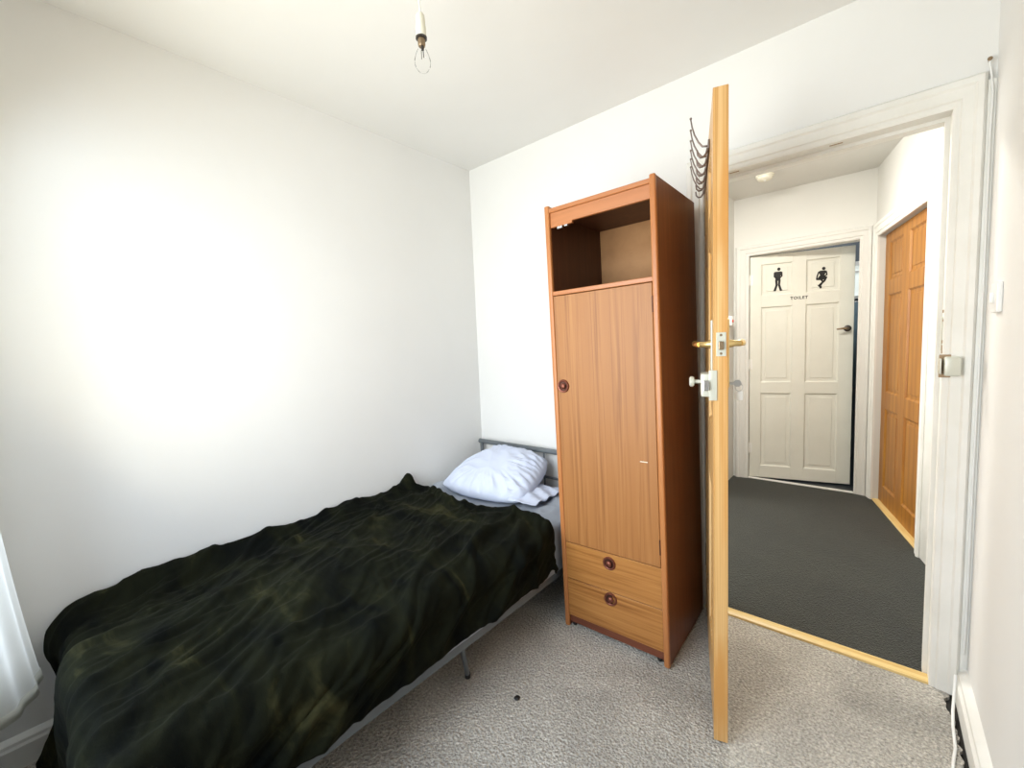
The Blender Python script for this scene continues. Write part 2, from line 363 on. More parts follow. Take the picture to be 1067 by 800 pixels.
b_ = NB(); box(b_, -0.7, -0.1, 0.05, 1.65, -0.06, 0.0); struct(obj('floor_passage', b_, M['hallcarpet']), 'dark carpet at the far end of the side passage', 'carpet')
b_ = NB(); box(b_, -0.6, -0.12, 0.0, 0.12, -0.05, HH+0.05); struct(obj('wall_passage', b_, M['hallwall']), 'cream wall of the side passage', 'wall')
b_ = NB(); f = 0.05
box(b_, -0.68, -0.63, 0.35, 1.35, 1.0, 1.0+f); box(b_, -0.68, -0.63, 0.35, 1.35, 2.3-f, 2.3); box(b_, -0.68, -0.63, 0.35, 0.35+f, 1.05, 2.25); box(b_, -0.68, -0.63, 1.35-f, 1.35, 1.05, 2.25)
w2 = struct(obj('added_window_2', b_, M['white_plastic']), 'white framed window added in the side passage to light the hall', 'window')
b_ = NB(); box(b_, -0.657, -0.653, 0.40, 1.30, 1.05, 2.25); obj('pane', b_, M['glass'], w2)

# angled wall with the honey pine door; local frame x = along towards the viewer, y = away from the hall
AW = math.atan2(-0.974, 0.225)
MA = Matrix.Translation((2.061, 2.25, 0)) @ Matrix.Rotation(AW, 4, 'Z')   # local +x runs along the wall, local +y points to the hall's inside? (checked below)
sgn = 1.0 if (MA.to_3x3() @ Vector((0, 1, 0))).x > 0 else -1.0            # +1: local +y points away from the hall
def LB(bm, x0, x1, y0, y1, z0, z1, bev=0.0): box(bm, x0, x1, y0*sgn, y1*sgn, z0, z1, bev)
S0, S1, SZ = 0.095, 1.015, 2.0
b_ = NB(); LB(b_, -0.03, S0, 0, 0.11, -0.05, HH+0.05); LB(b_, S1, 2.18, 0, 0.11, -0.05, HH+0.05); LB(b_, S0, S1, 0, 0.11, SZ+0.005, HH+0.05)
o = struct(obj('wall_hall_right', b_, M['hallwall']), 'angled cream hallway wall holding the honey coloured door', 'wall'); o.matrix_world = MA
o = casing('trim_5', (0, 0, 0), (1, 0, 0), (0, -sgn, 0), S0, S1, SZ, 0.078, 'moulded white casing around the honey coloured hallway door', widthr=0.085, headw=0.10); o.matrix_world = MA
b_ = NB(); LB(b_, S1+0.084, S1+0.25, -0.014, 0, 0, 2.10, 0.002)
o = struct(obj('trim_6', b_, M['gloss'], smooth=30), 'flat white board beside the honey coloured door casing', 'trim board'); o.matrix_world = MA
b_ = NB(); o_ = ((0, 0, 1.3), (0, -sgn, 0)); sweep(b_, SK, [(S1+0.25, 0, 0), (2.15, 0, 0)], [o_, o_])
o = struct(obj('baseboard_hall', b_, M['gloss'], smooth=25), 'white skirting board of the angled hallway wall', 'skirting board'); o.matrix_world = MA
b_ = NB(); LB(b_, S0+0.002, S1-0.002, -0.004, 0.05, 0.0, 0.012, 0.003)
o = struct(obj('trim_7', b_, M['pine_strip']), 'pine threshold strip under the honey coloured door', 'threshold strip'); o.matrix_world = MA

# panelled door: width along +x, face at y=0, thickness to y=+t (times sg)
def panel_door(name, wdt, zb, zt, t, cols, rows_, mt, sg=1.0, both=True, inset=0.010, bead=0.012, label=None):
    b1 = NB()
    xs = [0.0]; [xs.extend(c) for c in cols]; xs.append(wdt)
    zs = [zb]; [zs.extend(r_) for r_ in rows_]; zs.append(zt)
    for i in range(0, len(xs), 2): box(b1, xs[i], xs[i+1], 0, t*sg, zb, zt, 0.0015, 1)
    for (xa, xb) in cols:
        for i in range(0, len(zs), 2): box(b1, xa, xb, 0.0003*sg, (t-0.0003)*sg, zs[i], zs[i+1])
        for (za, zc) in rows_:
            box(b1, xa, xb, inset*sg, (t-inset)*sg, za, zc)
            for yy, d in ((0.0, 1), (t, -1)):
                # chamfered bead round the panel
                pr = [(0, 0), (bead, inset*0.95), (0, inset*0.95)]
                pa = [Vector((xa, yy*sg, za)), Vector((xb, yy*sg, za)), Vector((xb, yy*sg, zc)), Vector((xa, yy*sg, zc))]
                dirs = [Vector((1, 0, 1)), Vector((-1, 0, 1)), Vector((-1, 0, -1)), Vector((1, 0, -1))]
                ring = [[b1.verts.new(p+dd*a+Vector((0, c*d*sg, 0))) for a, c in pr] for p, dd in zip(pa, dirs)]
                for q in range(4):
                    A_, B_ = ring[q], ring[(q+1) % 4]
                    for e in range(3): b1.faces.new((A_[e], A_[(e+1) % 3], B_[(e+1) % 3], B_[e]))
            # raised field
            if inset > 0.008:
                box(b1, xa+0.035, xb-0.035, (inset-0.004)*sg, (t-inset+0.004)*sg, za+0.035, zc-0.035, 0.003, 1)
    return struct(obj(name, b1, mt), label, 'door')

# honey pine door in the angled wall
o = panel_door('door_3', S1-S0-0.006, 0.012, SZ-0.003, 0.035, [(0.095, 0.365), (0.49, 0.80)], [(0.14, 0.73), (0.85, 1.56), (1.66, 1.93)], M['oak'], sgn,
               label='honey coloured six-panel pine door on the right of the hallway')
o.matrix_world = MA @ Matrix.Translation((S0+0.003, 0.035*sgn, 0))

# cream toilet door, hung on the left, standing slightly open
TH = 0.25
td = panel_door('door_2', 0.748, 0.012, 2.006, 0.035, [(0.085, 0.320), (0.416, 0.650)], [(0.12, 0.79), (0.887, 1.557), (1.655, 1.930)], M['doorpaint'], 1.0, inset=0.010, bead=0.010,
                label='cream panelled toilet door standing slightly ajar')
td.location = (1.21, 2.265, 0); td.rotation_euler = (0, 0, TH)
casing('trim_8', (0, YF, 0), (1, 0, 0), (0, -1, 0), 1.205, 1.965, 2.012, 0.105, 'cream casing around the toilet door', 'hallwall', widthr=0.078, headw=0.09)
b_ = NB(); box(b_, 1.195, 1.205, YF, YF+0.10, 0, 2.02); box(b_, 1.965, 1.975, YF, YF+0.10, 0, 2.02); box(b_, 1.205, 1.965, YF, YF+0.10, 2.012, 2.02)
struct(obj('trim_9', b_, M['gloss']), 'white lining inside the toilet doorway', 'door lining')
b_ = NB(); box(b_, 1.205, 1.965, YF-0.008, YF+0.02, -0.01, 0.010, 0.003); struct(obj('trim_10', b_, M['gloss']), 'thin white threshold strip under the toilet door', 'threshold strip')
for zc in (0.28, 1.05, 1.80):
    b_ = NB(); tube(b_, [(-0.004, -0.006, zc-0.045), (-0.004, -0.006, zc+0.045)], 0.006, 10); box(b_, -0.003, 0.02, -0.002, 0.0, zc-0.045, zc+0.045); obj('hinge', b_, M['gloss'], td)

# signs on the toilet door
def blob(bm, cx, cz, rx, rz, n=18, mx=None, t=0.0012, rot=0):
    poly(bm, [(cx+rx*math.cos(a)*math.cos(rot)-rz*math.sin(a)*math.sin(rot), cz+rx*math.cos(a)*math.sin(rot)+rz*math.sin(a)*math.cos(rot)) for a in [2*math.pi*k/n for k in range(n)]], t, mx)
def limb(bm, pts, w0, t=0.0012, y=0):
    for (a, b2) in zip(pts, pts[1:]):
        d = Vector((b2[0]-a[0], b2[1]-a[1])); d.normalize(); nx, nz = -d.y*w0/2, d.x*w0/2
        poly(bm, [(a[0]+nx, a[1]+nz), (b2[0]+nx, b2[1]+nz), (b2[0]-nx, b2[1]-nz), (a[0]-nx, a[1]-nz)], t)
    for a in pts: blob(bm, a[0], a[1], w0/2, w0/2, 12, t=t)
SG = 0.006   # sticker rests on the field of the panel
b_ = NB()
blob(b_, 0.006, 0.186, 0.0125, 0.0135)
poly(b_, [(-0.031, 0.158), (-0.022, 0.165), (0.024, 0.165), (0.033, 0.158), (0.018, 0.120), (0.020, 0.085), (-0.020, 0.085), (-0.018, 0.120)], 0.0012)
limb(b_, [(-0.026, 0.155), (-0.027, 0.125), (-0.006, 0.104)], 0.011)
limb(b_, [(0.028, 0.155), (0.029, 0.125), (0.008, 0.104)], 0.011)
limb(b_, [(-0.012, 0.09), (-0.009, 0.05), (-0.022, 0.006)], 0.017); limb(b_, [(0.012, 0.09), (0.009, 0.05), (0.022, 0.006)], 0.017)
poly(b_, [(-0.036, 0.0), (-0.013, 0.0), (-0.013, 0.010), (-0.03, 0.010)], 0.0012); poly(b_, [(0.013, 0.0), (0.036, 0.0), (0.03, 0.010), (0.013, 0.010)], 0.0012)
o = obj('man_pictogram', b_, M['black'], td, loc=(0.211, 0.0046, 1.690)); o['label'] = 'black figure of a man holding his crotch'
b_ = NB()
blob(b_, 0.014, 0.154, 0.0125, 0.0135)
poly(b_, [(-0.022, 0.128), (-0.012, 0.138), (0.024, 0.138), (0.034, 0.128), (0.020, 0.100), (0.030, 0.078), (-0.016, 0.070), (-0.010, 0.100)], 0.0012)
limb(b_, [(-0.020, 0.128), (-0.030, 0.096), (-0.034, 0.070)], 0.010); limb(b_, [(0.032, 0.128), (0.036, 0.100), (0.012, 0.088)], 0.010)
poly(b_, [(-0.038, 0.062), (-0.012, 0.098), (0.038, 0.086), (0.036, 0.074), (0.005, 0.058)], 0.0012)
limb(b_, [(0.032, 0.078), (0.020, 0.052), (-0.012, 0.020)], 0.015); limb(b_, [(-0.004, 0.068), (0.010, 0.044), (-0.010, 0.010)], 0.013)
poly(b_, [(-0.030, 0.022), (-0.018, 0.006), (0.000, -0.008), (0.004, 0.004), (-0.012, 0.020)], 0.0012)
limb(b_, [(-0.012, 0.014), (-0.006, -0.004)], 0.012)
o = obj('woman_pictogram', b_, M['black'], td, loc=(0.524, 0.0046, 1.690)); o['label'] = 'black figure of a woman with crossed legs'
tc = bpy.data.curves.new('toilet_lettering', 'FONT'); tc.body = 'TOILET'; tc.size = 0.034; tc.extrude = 0.0006; tc.space_character = 1.18; tc.offset = 0.0009
tc.align_x = 'CENTER'; tc.materials.append(M['black'])
to = bpy.data.objects.new('toilet_lettering', tc); C.objects.link(to); to.parent = td; to.location = (0.367, -0.0008, 1.605); to.rotation_euler = (math.pi/2, 0, 0)
# toilet door lever
b_ = NB(); lathe(b_, [(0, 0), (0.026, 0), (0.026, 0.006), (0.018, 0.012), (0.012, 0.014), (0.012, 0.03), (0, 0.03)], Matrix.Translation((0.706, 0, 1.335)) @ Matrix.Rotation(math.pi/2, 4, 'X'))
o = obj('lever_handle', b_, M['darkmetal'], td, smooth=40)
b_ = NB(); tube(b_, [(0.708, -0.03, 1.335), (0.70, -0.042, 1.335), (0.67, -0.046, 1.335), (0.625, -0.046, 1.331)], [0.008, 0.0085, 0.008, 0.006], 12); obj('lever', b_, M['oldbrass'], o, smooth=60)
b_ = NB(); lathe(b_, [(0, 0), (0.026, 0), (0.026, 0.006), (0.018, 0.012), (0.012, 0.045), (0, 0.045)], Matrix.Translation((0.706, 0.035, 1.335)) @ Matrix.Rotation(-math.pi/2, 4, 'X'))
obj('inner_knob', b_, M['darkmetal'], td, smooth=40)

# toilet room beyond
b_ = NB(); box(b_, 0.95, 2.35, 3.55, 3.65, -0.05, HH+0.05); box(b_, 0.95, 1.0, YF+0.1, 3.55, -0.05, HH+0.05); box(b_, 2.30, 2.35, YF+0.1, 3.55, -0.05, HH+0.05)
struct(obj('wall_toilet', b_, M['toiletwall']), 'dark blue grey wall inside the toilet', 'wall')
b_ = NB(); box(b_, 0.95, 2.35, YF+0.1, 3.65, HH, HH+0.05); struct(obj('ceiling_toilet', b_, M['toiletwall']), 'dark ceiling inside the toilet', 'ceiling')
b_ = NB(); box(b_, 0.95, 2.35, YF+0.0, 3.6, -0.06, -0.002); struct(obj('floor_toilet', b_, M['dark_lino']), 'dark floor inside the toilet', 'floor')
b_ = NB(); box(b_, 1.50, 2.12, 3.50, 3.55, 1.64, 1.67); box(b_, 1.50, 2.12, 3.50, 3.55, 1.97, 2.01); box(b_, 1.50, 1.54, 3.50, 3.55, 1.67, 1.97); box(b_, 2.08, 2.12, 3.50, 3.55, 1.67, 1.97); box(b_, 1.54, 2.08, 3.515, 3.54, 1.90, 1.92)
w3 = struct(obj('glow_panel', b_, M['gloss']), 'small pale pane made to glow, seen past the toilet door', 'window')
b_ = NB(); box(b_, 1.54, 2.08, 3.53, 3.538, 1.67, 1.97); obj('pane', b_, M['frosted'], w3)
# hanging cloth on a rail
b_ = NB(); rows = []
for i in range(41):
    x = 1.62+0.44*i/40; yy = 3.44+0.012*math.sin(i*0.9)
    rows.append((x, yy))
for (x, yy), (x2, yy2) in zip(rows, rows[1:]):
    f_ = [b_.verts.new(p) for p in ((x, yy, 0.75), (x2, yy2, 0.75), (x2, yy2, 1.60), (x, yy, 1.60))]; b_.faces.new(f_)
bmesh.ops.remove_doubles(b_, verts=b_.verts[:], dist=1e-5)
tw = obj('hanging_towel', b_, M['towel'], smooth=180); md = tw.modifiers.new('s', 'SOLIDIFY'); md.thickness = 0.012
tag(tw, 'blue grey towel hanging inside the toilet beside the open door', 'towel')
b_ = NB(); tube(b_, [(1.56, 3.435, 1.605), (2.12, 3.435, 1.605)], 0.009, 12)
for x in (1.575, 2.105): tube(b_, [(x, 3.435, 1.605), (x, 3.55, 1.605)], 0.007, 10)
tag(obj('towel_rail', b_, M['steel'], smooth=50), 'metal rail on the toilet wall carrying the towel', 'towel rail')

# smoke alarm
sm = empty('smoke_alarm', (1.404, 1.773, HH)); tag(sm, 'round white smoke alarm on the hallway ceiling', 'smoke alarm')
b_ = NB(); lathe(b_, [(0, 0), (0.062, 0), (0.062, -0.010), (0.058, -0.014), (0, -0.014)], n=36); obj('base', b_, M['cream_plastic'], sm, smooth=40)
b_ = NB(); lathe(b_, [(0.054, -0.014), (0.052, -0.026), (0.040, -0.036), (0.018, -0.040), (0, -0.040)], n=36); obj('cover', b_, M['cream_plastic'], sm, smooth=40)
b_ = NB(); lathe(b_, [(0.008, -0.039), (0.008, -0.043), (0, -0.043)], n=14); obj('test_button', b_, M['white_plastic'], sm)

# spur switch with a red neon
sw = empty('fused_switch', (1.08, 2.10, 1.445)); tag(sw, 'small white fused switch with red neon left of the toilet door', 'switch')
b_ = NB(); box(b_, 0, 0.030, -0.043, 0.043, -0.043, 0.043, 0.004); obj('plate', b_, M['white_plastic'], sw, smooth=35)
b_ = NB(); box(b_, 0.030, 0.037, -0.030, -0.008, -0.012, 0.012, 0.002); obj('neon', b_, M['red_plastic'], sw)

# ------------------------------------------------------------------ the open pine door (hinged left, swung into the room)
AD = 0.3115
MD = Matrix.Translation((XJ, 0, 0)) @ Matrix.Rotation(AD - math.pi/2, 4, 'Z')   # local +x runs from hinge to free edge; local +y = right face side
pd = panel_door('door_1', 0.762, 0.010, 1.992, 0.040, [(0.105, 0.330), (0.432, 0.657)], [(0.22, 0.80), (1.00, 1.60), (1.70, 1.88)], M['pine'], 1.0,
                label='knotty pine bedroom door standing wide open into the room')
pd.matrix_world = MD
for zc in (0.27, 1.05, 1.80):
    b_ = NB(); tube(b_, [(-0.006, -0.007, zc-0.05), (-0.006, -0.007, zc+0.05)], 0.0065, 12); box(b_, -0.004, 0.028, -0.0025, 0.0, zc-0.05, zc+0.05, 0.0005)
    obj('hinge', b_, M['oldbrass'], pd)
# latch faceplate on the free edge
b_ = NB(); box(b_, 0.760, 0.7645, 0.008, 0.034, 1.236, 1.306, 0.001); lp = obj('latch_plate', b_, M['lockpaint'], pd)
b_ = NB(); box(b_, 0.7640, 0.772, 0.014, 0.027, 1.255, 1.280, 0.002); obj('latch_bolt', b_, M['oldbrass'], lp)
b_ = NB()
for z in (1.244, 1.298): lathe(b_, [(0, 0), (0.004, 0), (0.003, 0.0012), (0, 0.0012)], Matrix.Translation((0.7642, 0.0205, z)) @ Matrix.Rotation(math.pi/2, 4, 'Y'), 10)
obj('screw', b_, M['oldbrass'], lp)
for sd_, yy in ((-1, 0.0), (1, 0.040)):
    b_ = NB(); box(b_, 0.685, 0.730, yy, yy+sd_*0.005, 1.15, 1.345, 0.002); hp_ = obj('handle_plate', b_, M['lockpaint'] if sd_ < 0 else M['brass'], pd, smooth=35)
    b_ = NB(); lathe(b_, [(0, 0), (0.013, 0), (0.011, 0.010), (0.009, 0.02), (0.009, 0.034), (0, 0.036)], Matrix.Translation((0.708, yy+sd_*0.004, 1.272)) @ Matrix.Rotation(-sd_*math.pi/2, 4, 'X'), 16)
    tube(b_, [(0.710, yy+sd_*0.036, 1.272), (0.700, yy+sd_*0.043, 1.272), (0.67, yy+sd_*0.047, 1.273), (0.63, yy+sd_*0.049, 1.275), (0.595, yy+sd_*0.046, 1.270)], [0.0085, 0.0085, 0.0075, 0.0095, 0.006], 14)
    obj('lever_handle', b_, M['brass'], hp_, smooth=50)
# night latch on the left face
b_ = NB(); box(b_, 0.672, 0.764, -0.034, 0.0, 1.115, 1.185, 0.005); box(b_, 0.755, 0.7655, -0.012, 0.010, 1.105, 1.195, 0.001); nl = obj('night_latch', b_, M['lockpaint'], pd, smooth=35)
b_ = NB(); tube(b_, [(0.715, -0.034, 1.158), (0.715, -0.054, 1.158)], 0.006, 12); lathe(b_, [(0, 0), (0.013, 0), (0.016, 0.004), (0.016, 0.010), (0.012, 0.014), (0, 0.014)], Matrix.Translation((0.715, -0.052, 1.158)) @ Matrix.Rotation(math.pi/2, 4, 'X'), 20)
obj('latch_knob', b_, M['lockpaint'], nl, smooth=40)
b_ = NB(); box(b_, 0.764, 0.776, -0.028, -0.012, 1.135, 1.165, 0.002); obj('latch_bolt', b_, M['steel'], nl)
b_ = NB(); lathe(b_, [(0, 0), (0.017, 0), (0.016, 0.004), (0.011, 0.007), (0, 0.007)], Matrix.Translation((0.700, 0.040, 1.150)) @ Matrix.Rotation(-math.pi/2, 4, 'X'), 20); obj('cylinder', b_, M['brass'], pd, smooth=40)
# key in the cylinder with a tag on a ring
kk = empty('door_key'); kk.matrix_world = MD @ Matrix.Translation((0.700, 0.047, 1.150)); tag(kk, 'key left in the pine door lock with a white tag hanging from it', 'key')
b_ = NB(); box(b_, -0.0012, 0.0012, 0, 0.012, -0.004, 0.004); blob(b_, 0, 0, 0.011, 0.011, t=0.0022, mx=Matrix.Translation((-0.0011, 0.022, 0)) @ Matrix.Rotation(-math.pi/2, 4, 'Z')); obj('key_blade', b_, M['steel'], kk)
b_ = NB(); tube(b_, [(0.0, 0.026+0.010*math.sin(a), -0.012+0.012*math.cos(a)) for a in [2*math.pi*i/20 for i in range(21)]], 0.0012, 8, False); obj('key_ring', b_, M['steel'], kk, smooth=60)
b_ = NB(); box(b_, -0.0015, 0.0015, 0.015, 0.037, -0.052, -0.024, 0.0012); obj('key_tag', b_, M['white_plastic'], kk)

# coat hook rack on the left face
rk = empty('hook_rack'); rk.matrix_world = MD @ Matrix.Translation((0, 0, 1.925)); tag(rk, 'row of bronzed wire coat hooks high on the pine door', 'coat hooks')
b_ = NB(); box(b_, 0.08, 0.56, -0.006, 0.0, -0.014, 0.014, 0.002); obj('rail', b_, M['rackmetal'], rk, smooth=35)
for i in range(6):
    s = 0.105+i*0.086
    b_ = NB()
    tube(b_, [(s, -0.006, 0.002), (s, -0.022, 0.004), (s, -0.034, 0.020), (s, -0.046, 0.046), (s, -0.053, 0.072), (s, -0.057, 0.096)], [0.0034, 0.003, 0.0028, 0.0026, 0.0024, 0.0022], 10)
    lathe(b_, [(0, -0.004), (0.003, -0.003), (0.004, 0), (0.003, 0.003), (0, 0.004)], Matrix.Translation((s, -0.057, 0.100)), 12)
    tube(b_, [(s, -0.006, -0.004), (s, -0.010, -0.020), (s, -0.018, -0.030), (s, -0.028, -0.031), (s, -0.036, -0.022), (s, -0.038, -0.006)], [0.0036, 0.0036, 0.0034, 0.0034, 0.003, 0.003], 10)
    obj('hook', b_, M['rackmetal'], rk, smooth=60)

# ------------------------------------------------------------------ the wardrobe
WW, WD, WH = 0.475, 0.462, 1.877
wr = empty('wardrobe', (1.02, -0.521, 0), (0.013, -0.013, 0.021)); tag(wr, 'tall narrow teak veneer wardrobe with an open top shelf beside the door', 'wardrobe')
for x0 in (0.0, WW-0.018):
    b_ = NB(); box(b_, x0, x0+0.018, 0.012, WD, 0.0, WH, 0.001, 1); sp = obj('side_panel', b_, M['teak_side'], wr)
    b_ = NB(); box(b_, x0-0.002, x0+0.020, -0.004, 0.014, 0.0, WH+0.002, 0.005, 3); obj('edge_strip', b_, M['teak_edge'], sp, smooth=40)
b_ = NB(); box(b_, 0.018, WW-0.018, 0.0, WD, WH-0.028, WH-0.010, 0.002, 1); obj('top_panel', b_, M['teak_edge_h'], wr)
b_ = NB(); box(b_, 0.018, WW-0.018, 0.008, 0.022, 1.798, WH-0.028, 0.001, 1); hd = obj('header_rail', b_, M['teak_edge_h'], wr)
b_ = NB(); box(b_, 0.020, 0.125, 0.0075, 0.021, 1.788, 1.799, 0.001, 1); obj('broken_edge', b_, M['teak_edge_h'], hd)
b_ = NB(); box(b_, 0.050, 0.075, 0.010, 0.022, 1.779, 1.789, 0.001); box(b_, 0.085, 0.100, 0.010, 0.022, 1.782, 1.789, 0.001); obj('catch', b_, M['steel'], hd)
b_ = NB(); box(b_, 0.018, WW-0.018, 0.0, WD-0.006, 1.502, 1.520, 0.002, 1); obj('shelf', b_, M['teak_edge_h'], wr)
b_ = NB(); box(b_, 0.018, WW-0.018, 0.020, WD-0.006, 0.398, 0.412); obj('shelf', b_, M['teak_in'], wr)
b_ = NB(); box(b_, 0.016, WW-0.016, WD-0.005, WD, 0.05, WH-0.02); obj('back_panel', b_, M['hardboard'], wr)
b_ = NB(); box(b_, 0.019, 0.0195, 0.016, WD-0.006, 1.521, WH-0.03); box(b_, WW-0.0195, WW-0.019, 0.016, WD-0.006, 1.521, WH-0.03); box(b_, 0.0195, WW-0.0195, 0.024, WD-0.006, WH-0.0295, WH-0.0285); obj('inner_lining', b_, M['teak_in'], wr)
b_ = NB(); box(b_, 0.018, WW-0.018, 0.014, 0.030, 0.016, 0.054, 0.001, 1); obj('plinth', b_, M['plinth'], wr)
b_ = NB(); box(b_, 0.0205, WW-0.022, 0.0, 0.018, 0.407, 1.499, 0.0015, 1); dr = obj('door', b_, M['teak'], wr)
def pull(px, pz, parent, loose=False):
    mxp = Matrix.Translation((px, 0.0, pz)) @ Matrix.Rotation(math.pi/2, 4, 'X')
    mxp = mxp @ Matrix.Scale(1.18, 4)
    if loose: mxp = mxp @ Matrix.Rotation(0.12, 4, 'Y')
    b1 = NB(); lathe(b1, [(0.017, 0.0), (0.017, 0.004), (0.019, 0.0055), (0.0225, 0.0055), (0.0245, 0.003), (0.0245, 0)], mxp, 28)
    p_ = obj('pull', b1, M['copper'], parent, smooth=50)
    b1 = NB(); lathe(b1, [(0, 0.0008), (0.017, 0.0008), (0.017, 0.0004), (0, 0.0004)], mxp, 24); obj('pull_cup', b1, M['darkcopper'], p_)
    b1 = NB(); lathe(b1, [(0.008, 0.001), (0.011, 0.004), (0.011, 0.008), (0.008, 0.011), (0, 0.012)], mxp @ Matrix.Translation((0.001, 0, 0)), 20); obj('pull_knob', b1, M['copper'], p_, smooth=50)
pull(0.050, 1.112, dr)
b_ = NB(); box(b_, 0.385, 0.415, -0.0004, 0.0002, 0.8185, 0.8215); o = obj('scratch', b_, M['cream_plastic'], dr); o['label'] = 'short pale scratch'
for zc in (1.42, 0.49):
    b_ = NB(); tube(b_, [(WW-0.0205, -0.002, zc-0.03), (WW-0.0205, -0.002, zc+0.03)], 0.003, 10); obj('hinge', b_, M['darkcopper'], dr, smooth=50)
for (z0, z1, kz, lo_) in ((0.236, 0.404, 0.362, False), (0.058, 0.233, 0.204, True)):
    b_ = NB(); box(b_, 0.0205, WW-0.019, 0.0, 0.018, z0, z1, 0.0015, 1); dd = obj('drawer', b_, M['teak_h'], wr); pull(0.234, kz, dd, lo_)
for (cx, cy) in ((0.035, 0.05), (WW-0.045, 0.045), (0.035, WD-0.05), (WW-0.045, WD-0.05)):
    b_ = NB(); lathe(b_, [(0, 0.0), (0.008, 0.001), (0.010, 0.006), (0.010, 0.012), (0.006, 0.018), (0.004, 0.05), (0, 0.05)], Matrix.Translation((cx, cy if cy > 0.1 else 0.022, 0.001)), 16); obj('foot', b_, M['black_rubber'], wr, smooth=50)

# ------------------------------------------------------------------ the bed
bd = empty('bed_frame', (0, 0, 0)); tag(bd, 'grey metal single bed frame against the left wall', 'bed')
X0, X1, Y0, Y1 = 0.035, 0.968, -0.055, -2.02
b_ = NB(); pts = [(X0, Y0, 0.0), (X0, Y0, 0.62)]
tube(b_, [(X0-0.012, Y0+0.012, 0.662), (X1+0.0, Y0+0.012, 0.662)], 0.0155, 16)
for z in (0.50,): tube(b_, [(X0, Y0+0.012, z), (X1-0.02, Y0+0.012, z)], 0.008, 10)
for k in range(1, 7):
    x = X0+(X1-X0)*k/7; tube(b_, [(x, Y0+0.012, 0.30), (x, Y0+0.012, 0.655)], 0.006, 10)
hb = obj('headboard', b_, M['bedmetal'], bd, smooth=50)
for x in (X0+0.008, X1-0.025):
    b_ = NB(); tube(b_, [(x, Y0+0.012, 0.0), (x, Y0+0.012, 0.655)], 0.0135, 14); obj('post', b_, M['bedmetal'], bd, smooth=50)
for x in (X0, X1-0.012):
    b_ = NB(); box(b_, x, x+0.012, Y1, Y0, 0.196, 0.232, 0.003); obj('side_rail', b_, M['bedmetal'], bd, smooth=35)
b_ = NB(); box(b_, X0, X1, Y1-0.0, Y1+0.025, 0.196, 0.232, 0.004); obj('foot_rail', b_, M['bedmetal'], bd, smooth=35)
for k in range(14):
    y = Y1+0.10+k*0.135; b_ = NB(); box(b_, X0+0.012, X1-0.012, y, y+0.06, 0.222, 0.232, 0.002); obj('slat', b_, M['bedmetal'], bd)
for (x, y) in ((X0+0.05, -1.03), (X1-0.03, -1.09), (X0+0.02, Y1+0.04), (X1-0.03, Y1+0.05)):
    b_ = NB(); xx = x if x < 0.5 else 0.89; yy = -1.024 if abs(y+1.09) < 0.02 else y
    tube(b_, [(x, y, 0.20), (xx, yy, 0.012)], 0.0095, 12); lg = obj('leg', b_, M['bedmetal'], bd, smooth=50)
    b_ = NB(); tube(b_, [(xx, yy, 0.018), (xx, yy, 0.0)], 0.0115, 12); obj('rubber_foot', b_, M['black_rubber'], lg, smooth=50)

# mattress in its fitted sheet
MX0, MX1, MY0, MY1, MZ0, MZ1 = 0.030, 0.972, -0.085, -2.00, 0.233, 0.440
b_ = NB(); nx, ny = 60, 120
def mtop(u, v_):
    x = MX0+(MX1-MX0)*u; y = MY1+(MY0-MY1)*v_
    ed = min(u, 1-u)*(MX1-MX0); ee = min(v_, 1-v_)*(MY0-MY1)
    r_ = 0.045; z = MZ1
    for e in (ed, ee):
        if e < r_: z -= r_-math.sqrt(max(0, r_*r_-(r_-e)**2))
    z += 0.010*noise.noise((x*5, y*5, 1))
    rg = 1-abs(noise.noise((x*3+y*6, y*2-x*5, 4))); z += (0.020 if y > -0.66 else 0.0)*rg**6-(0.014 if y < -0.72 else (0.0 if y > -0.62 else 0.14*(-0.62-y)))
    if x < 0.30 and y > -0.60: z += 0.050*math.exp(-((x-0.06)/0.10)**2-((y+0.36)/0.17)**2)
    if x > 0.70 and y > -0.4: z += 0.055*math.exp(-((x-0.90)/0.16)**2-((y+0.13)/0.10)**2)
    return Vector((x, y, z))
g = [[b_.verts.new(mtop(i/nx, j/ny)) for j in range(ny+1)] for i in range(nx+1)]
for i in range(nx):
    for j in range(ny): b_.faces.new((g[i][j], g[i+1][j], g[i+1][j+1], g[i][j+1]))
loop = [g[i][0] for i in range(nx)]+[g[nx][j] for j in range(ny)]+[g[i][ny] for i in range(nx, 0, -1)]+[g[0][j] for j in range(ny, 0, -1)]
prev = loop
for kz in range(1, 6):
    zz = (MZ1-0.045)+(MZ0-(MZ1-0.045))*kz/5
    bulge = 0.006*math.sin(math.pi*kz/5)
    cur = []
    for q in loop:
        cx, cy = (MX0+MX1)/2, (MY0+MY1)/2; x, y = q.co.x, q.co.y
        nx_ = 1 if abs(x-MX1) < 1e-4 else (-1 if abs(x-MX0) < 1e-4 else 0); ny_ = 1 if abs(y-MY0) < 1e-4 else (-1 if abs(y-MY1) < 1e-4 else 0)
        wv = 0.003*noise.noise((x*12, y*12, zz*10))
        cur.append(b_.verts.new((x+nx_*(bulge+wv) if nx_ > 0 else x, y+ny_*(bulge+wv), zz)))
    for k in range(len(loop)): b_.faces.new((prev[k], prev[(k+1) % len(loop)], cur[(k+1) % len(loop)], cur[k]))
    prev = cur
b_.faces.new(prev)
tag(obj('mattress', b_, M['sheet'], smooth=70), 'single mattress in a grey blue fitted sheet under the pillow and blanket', 'mattress')

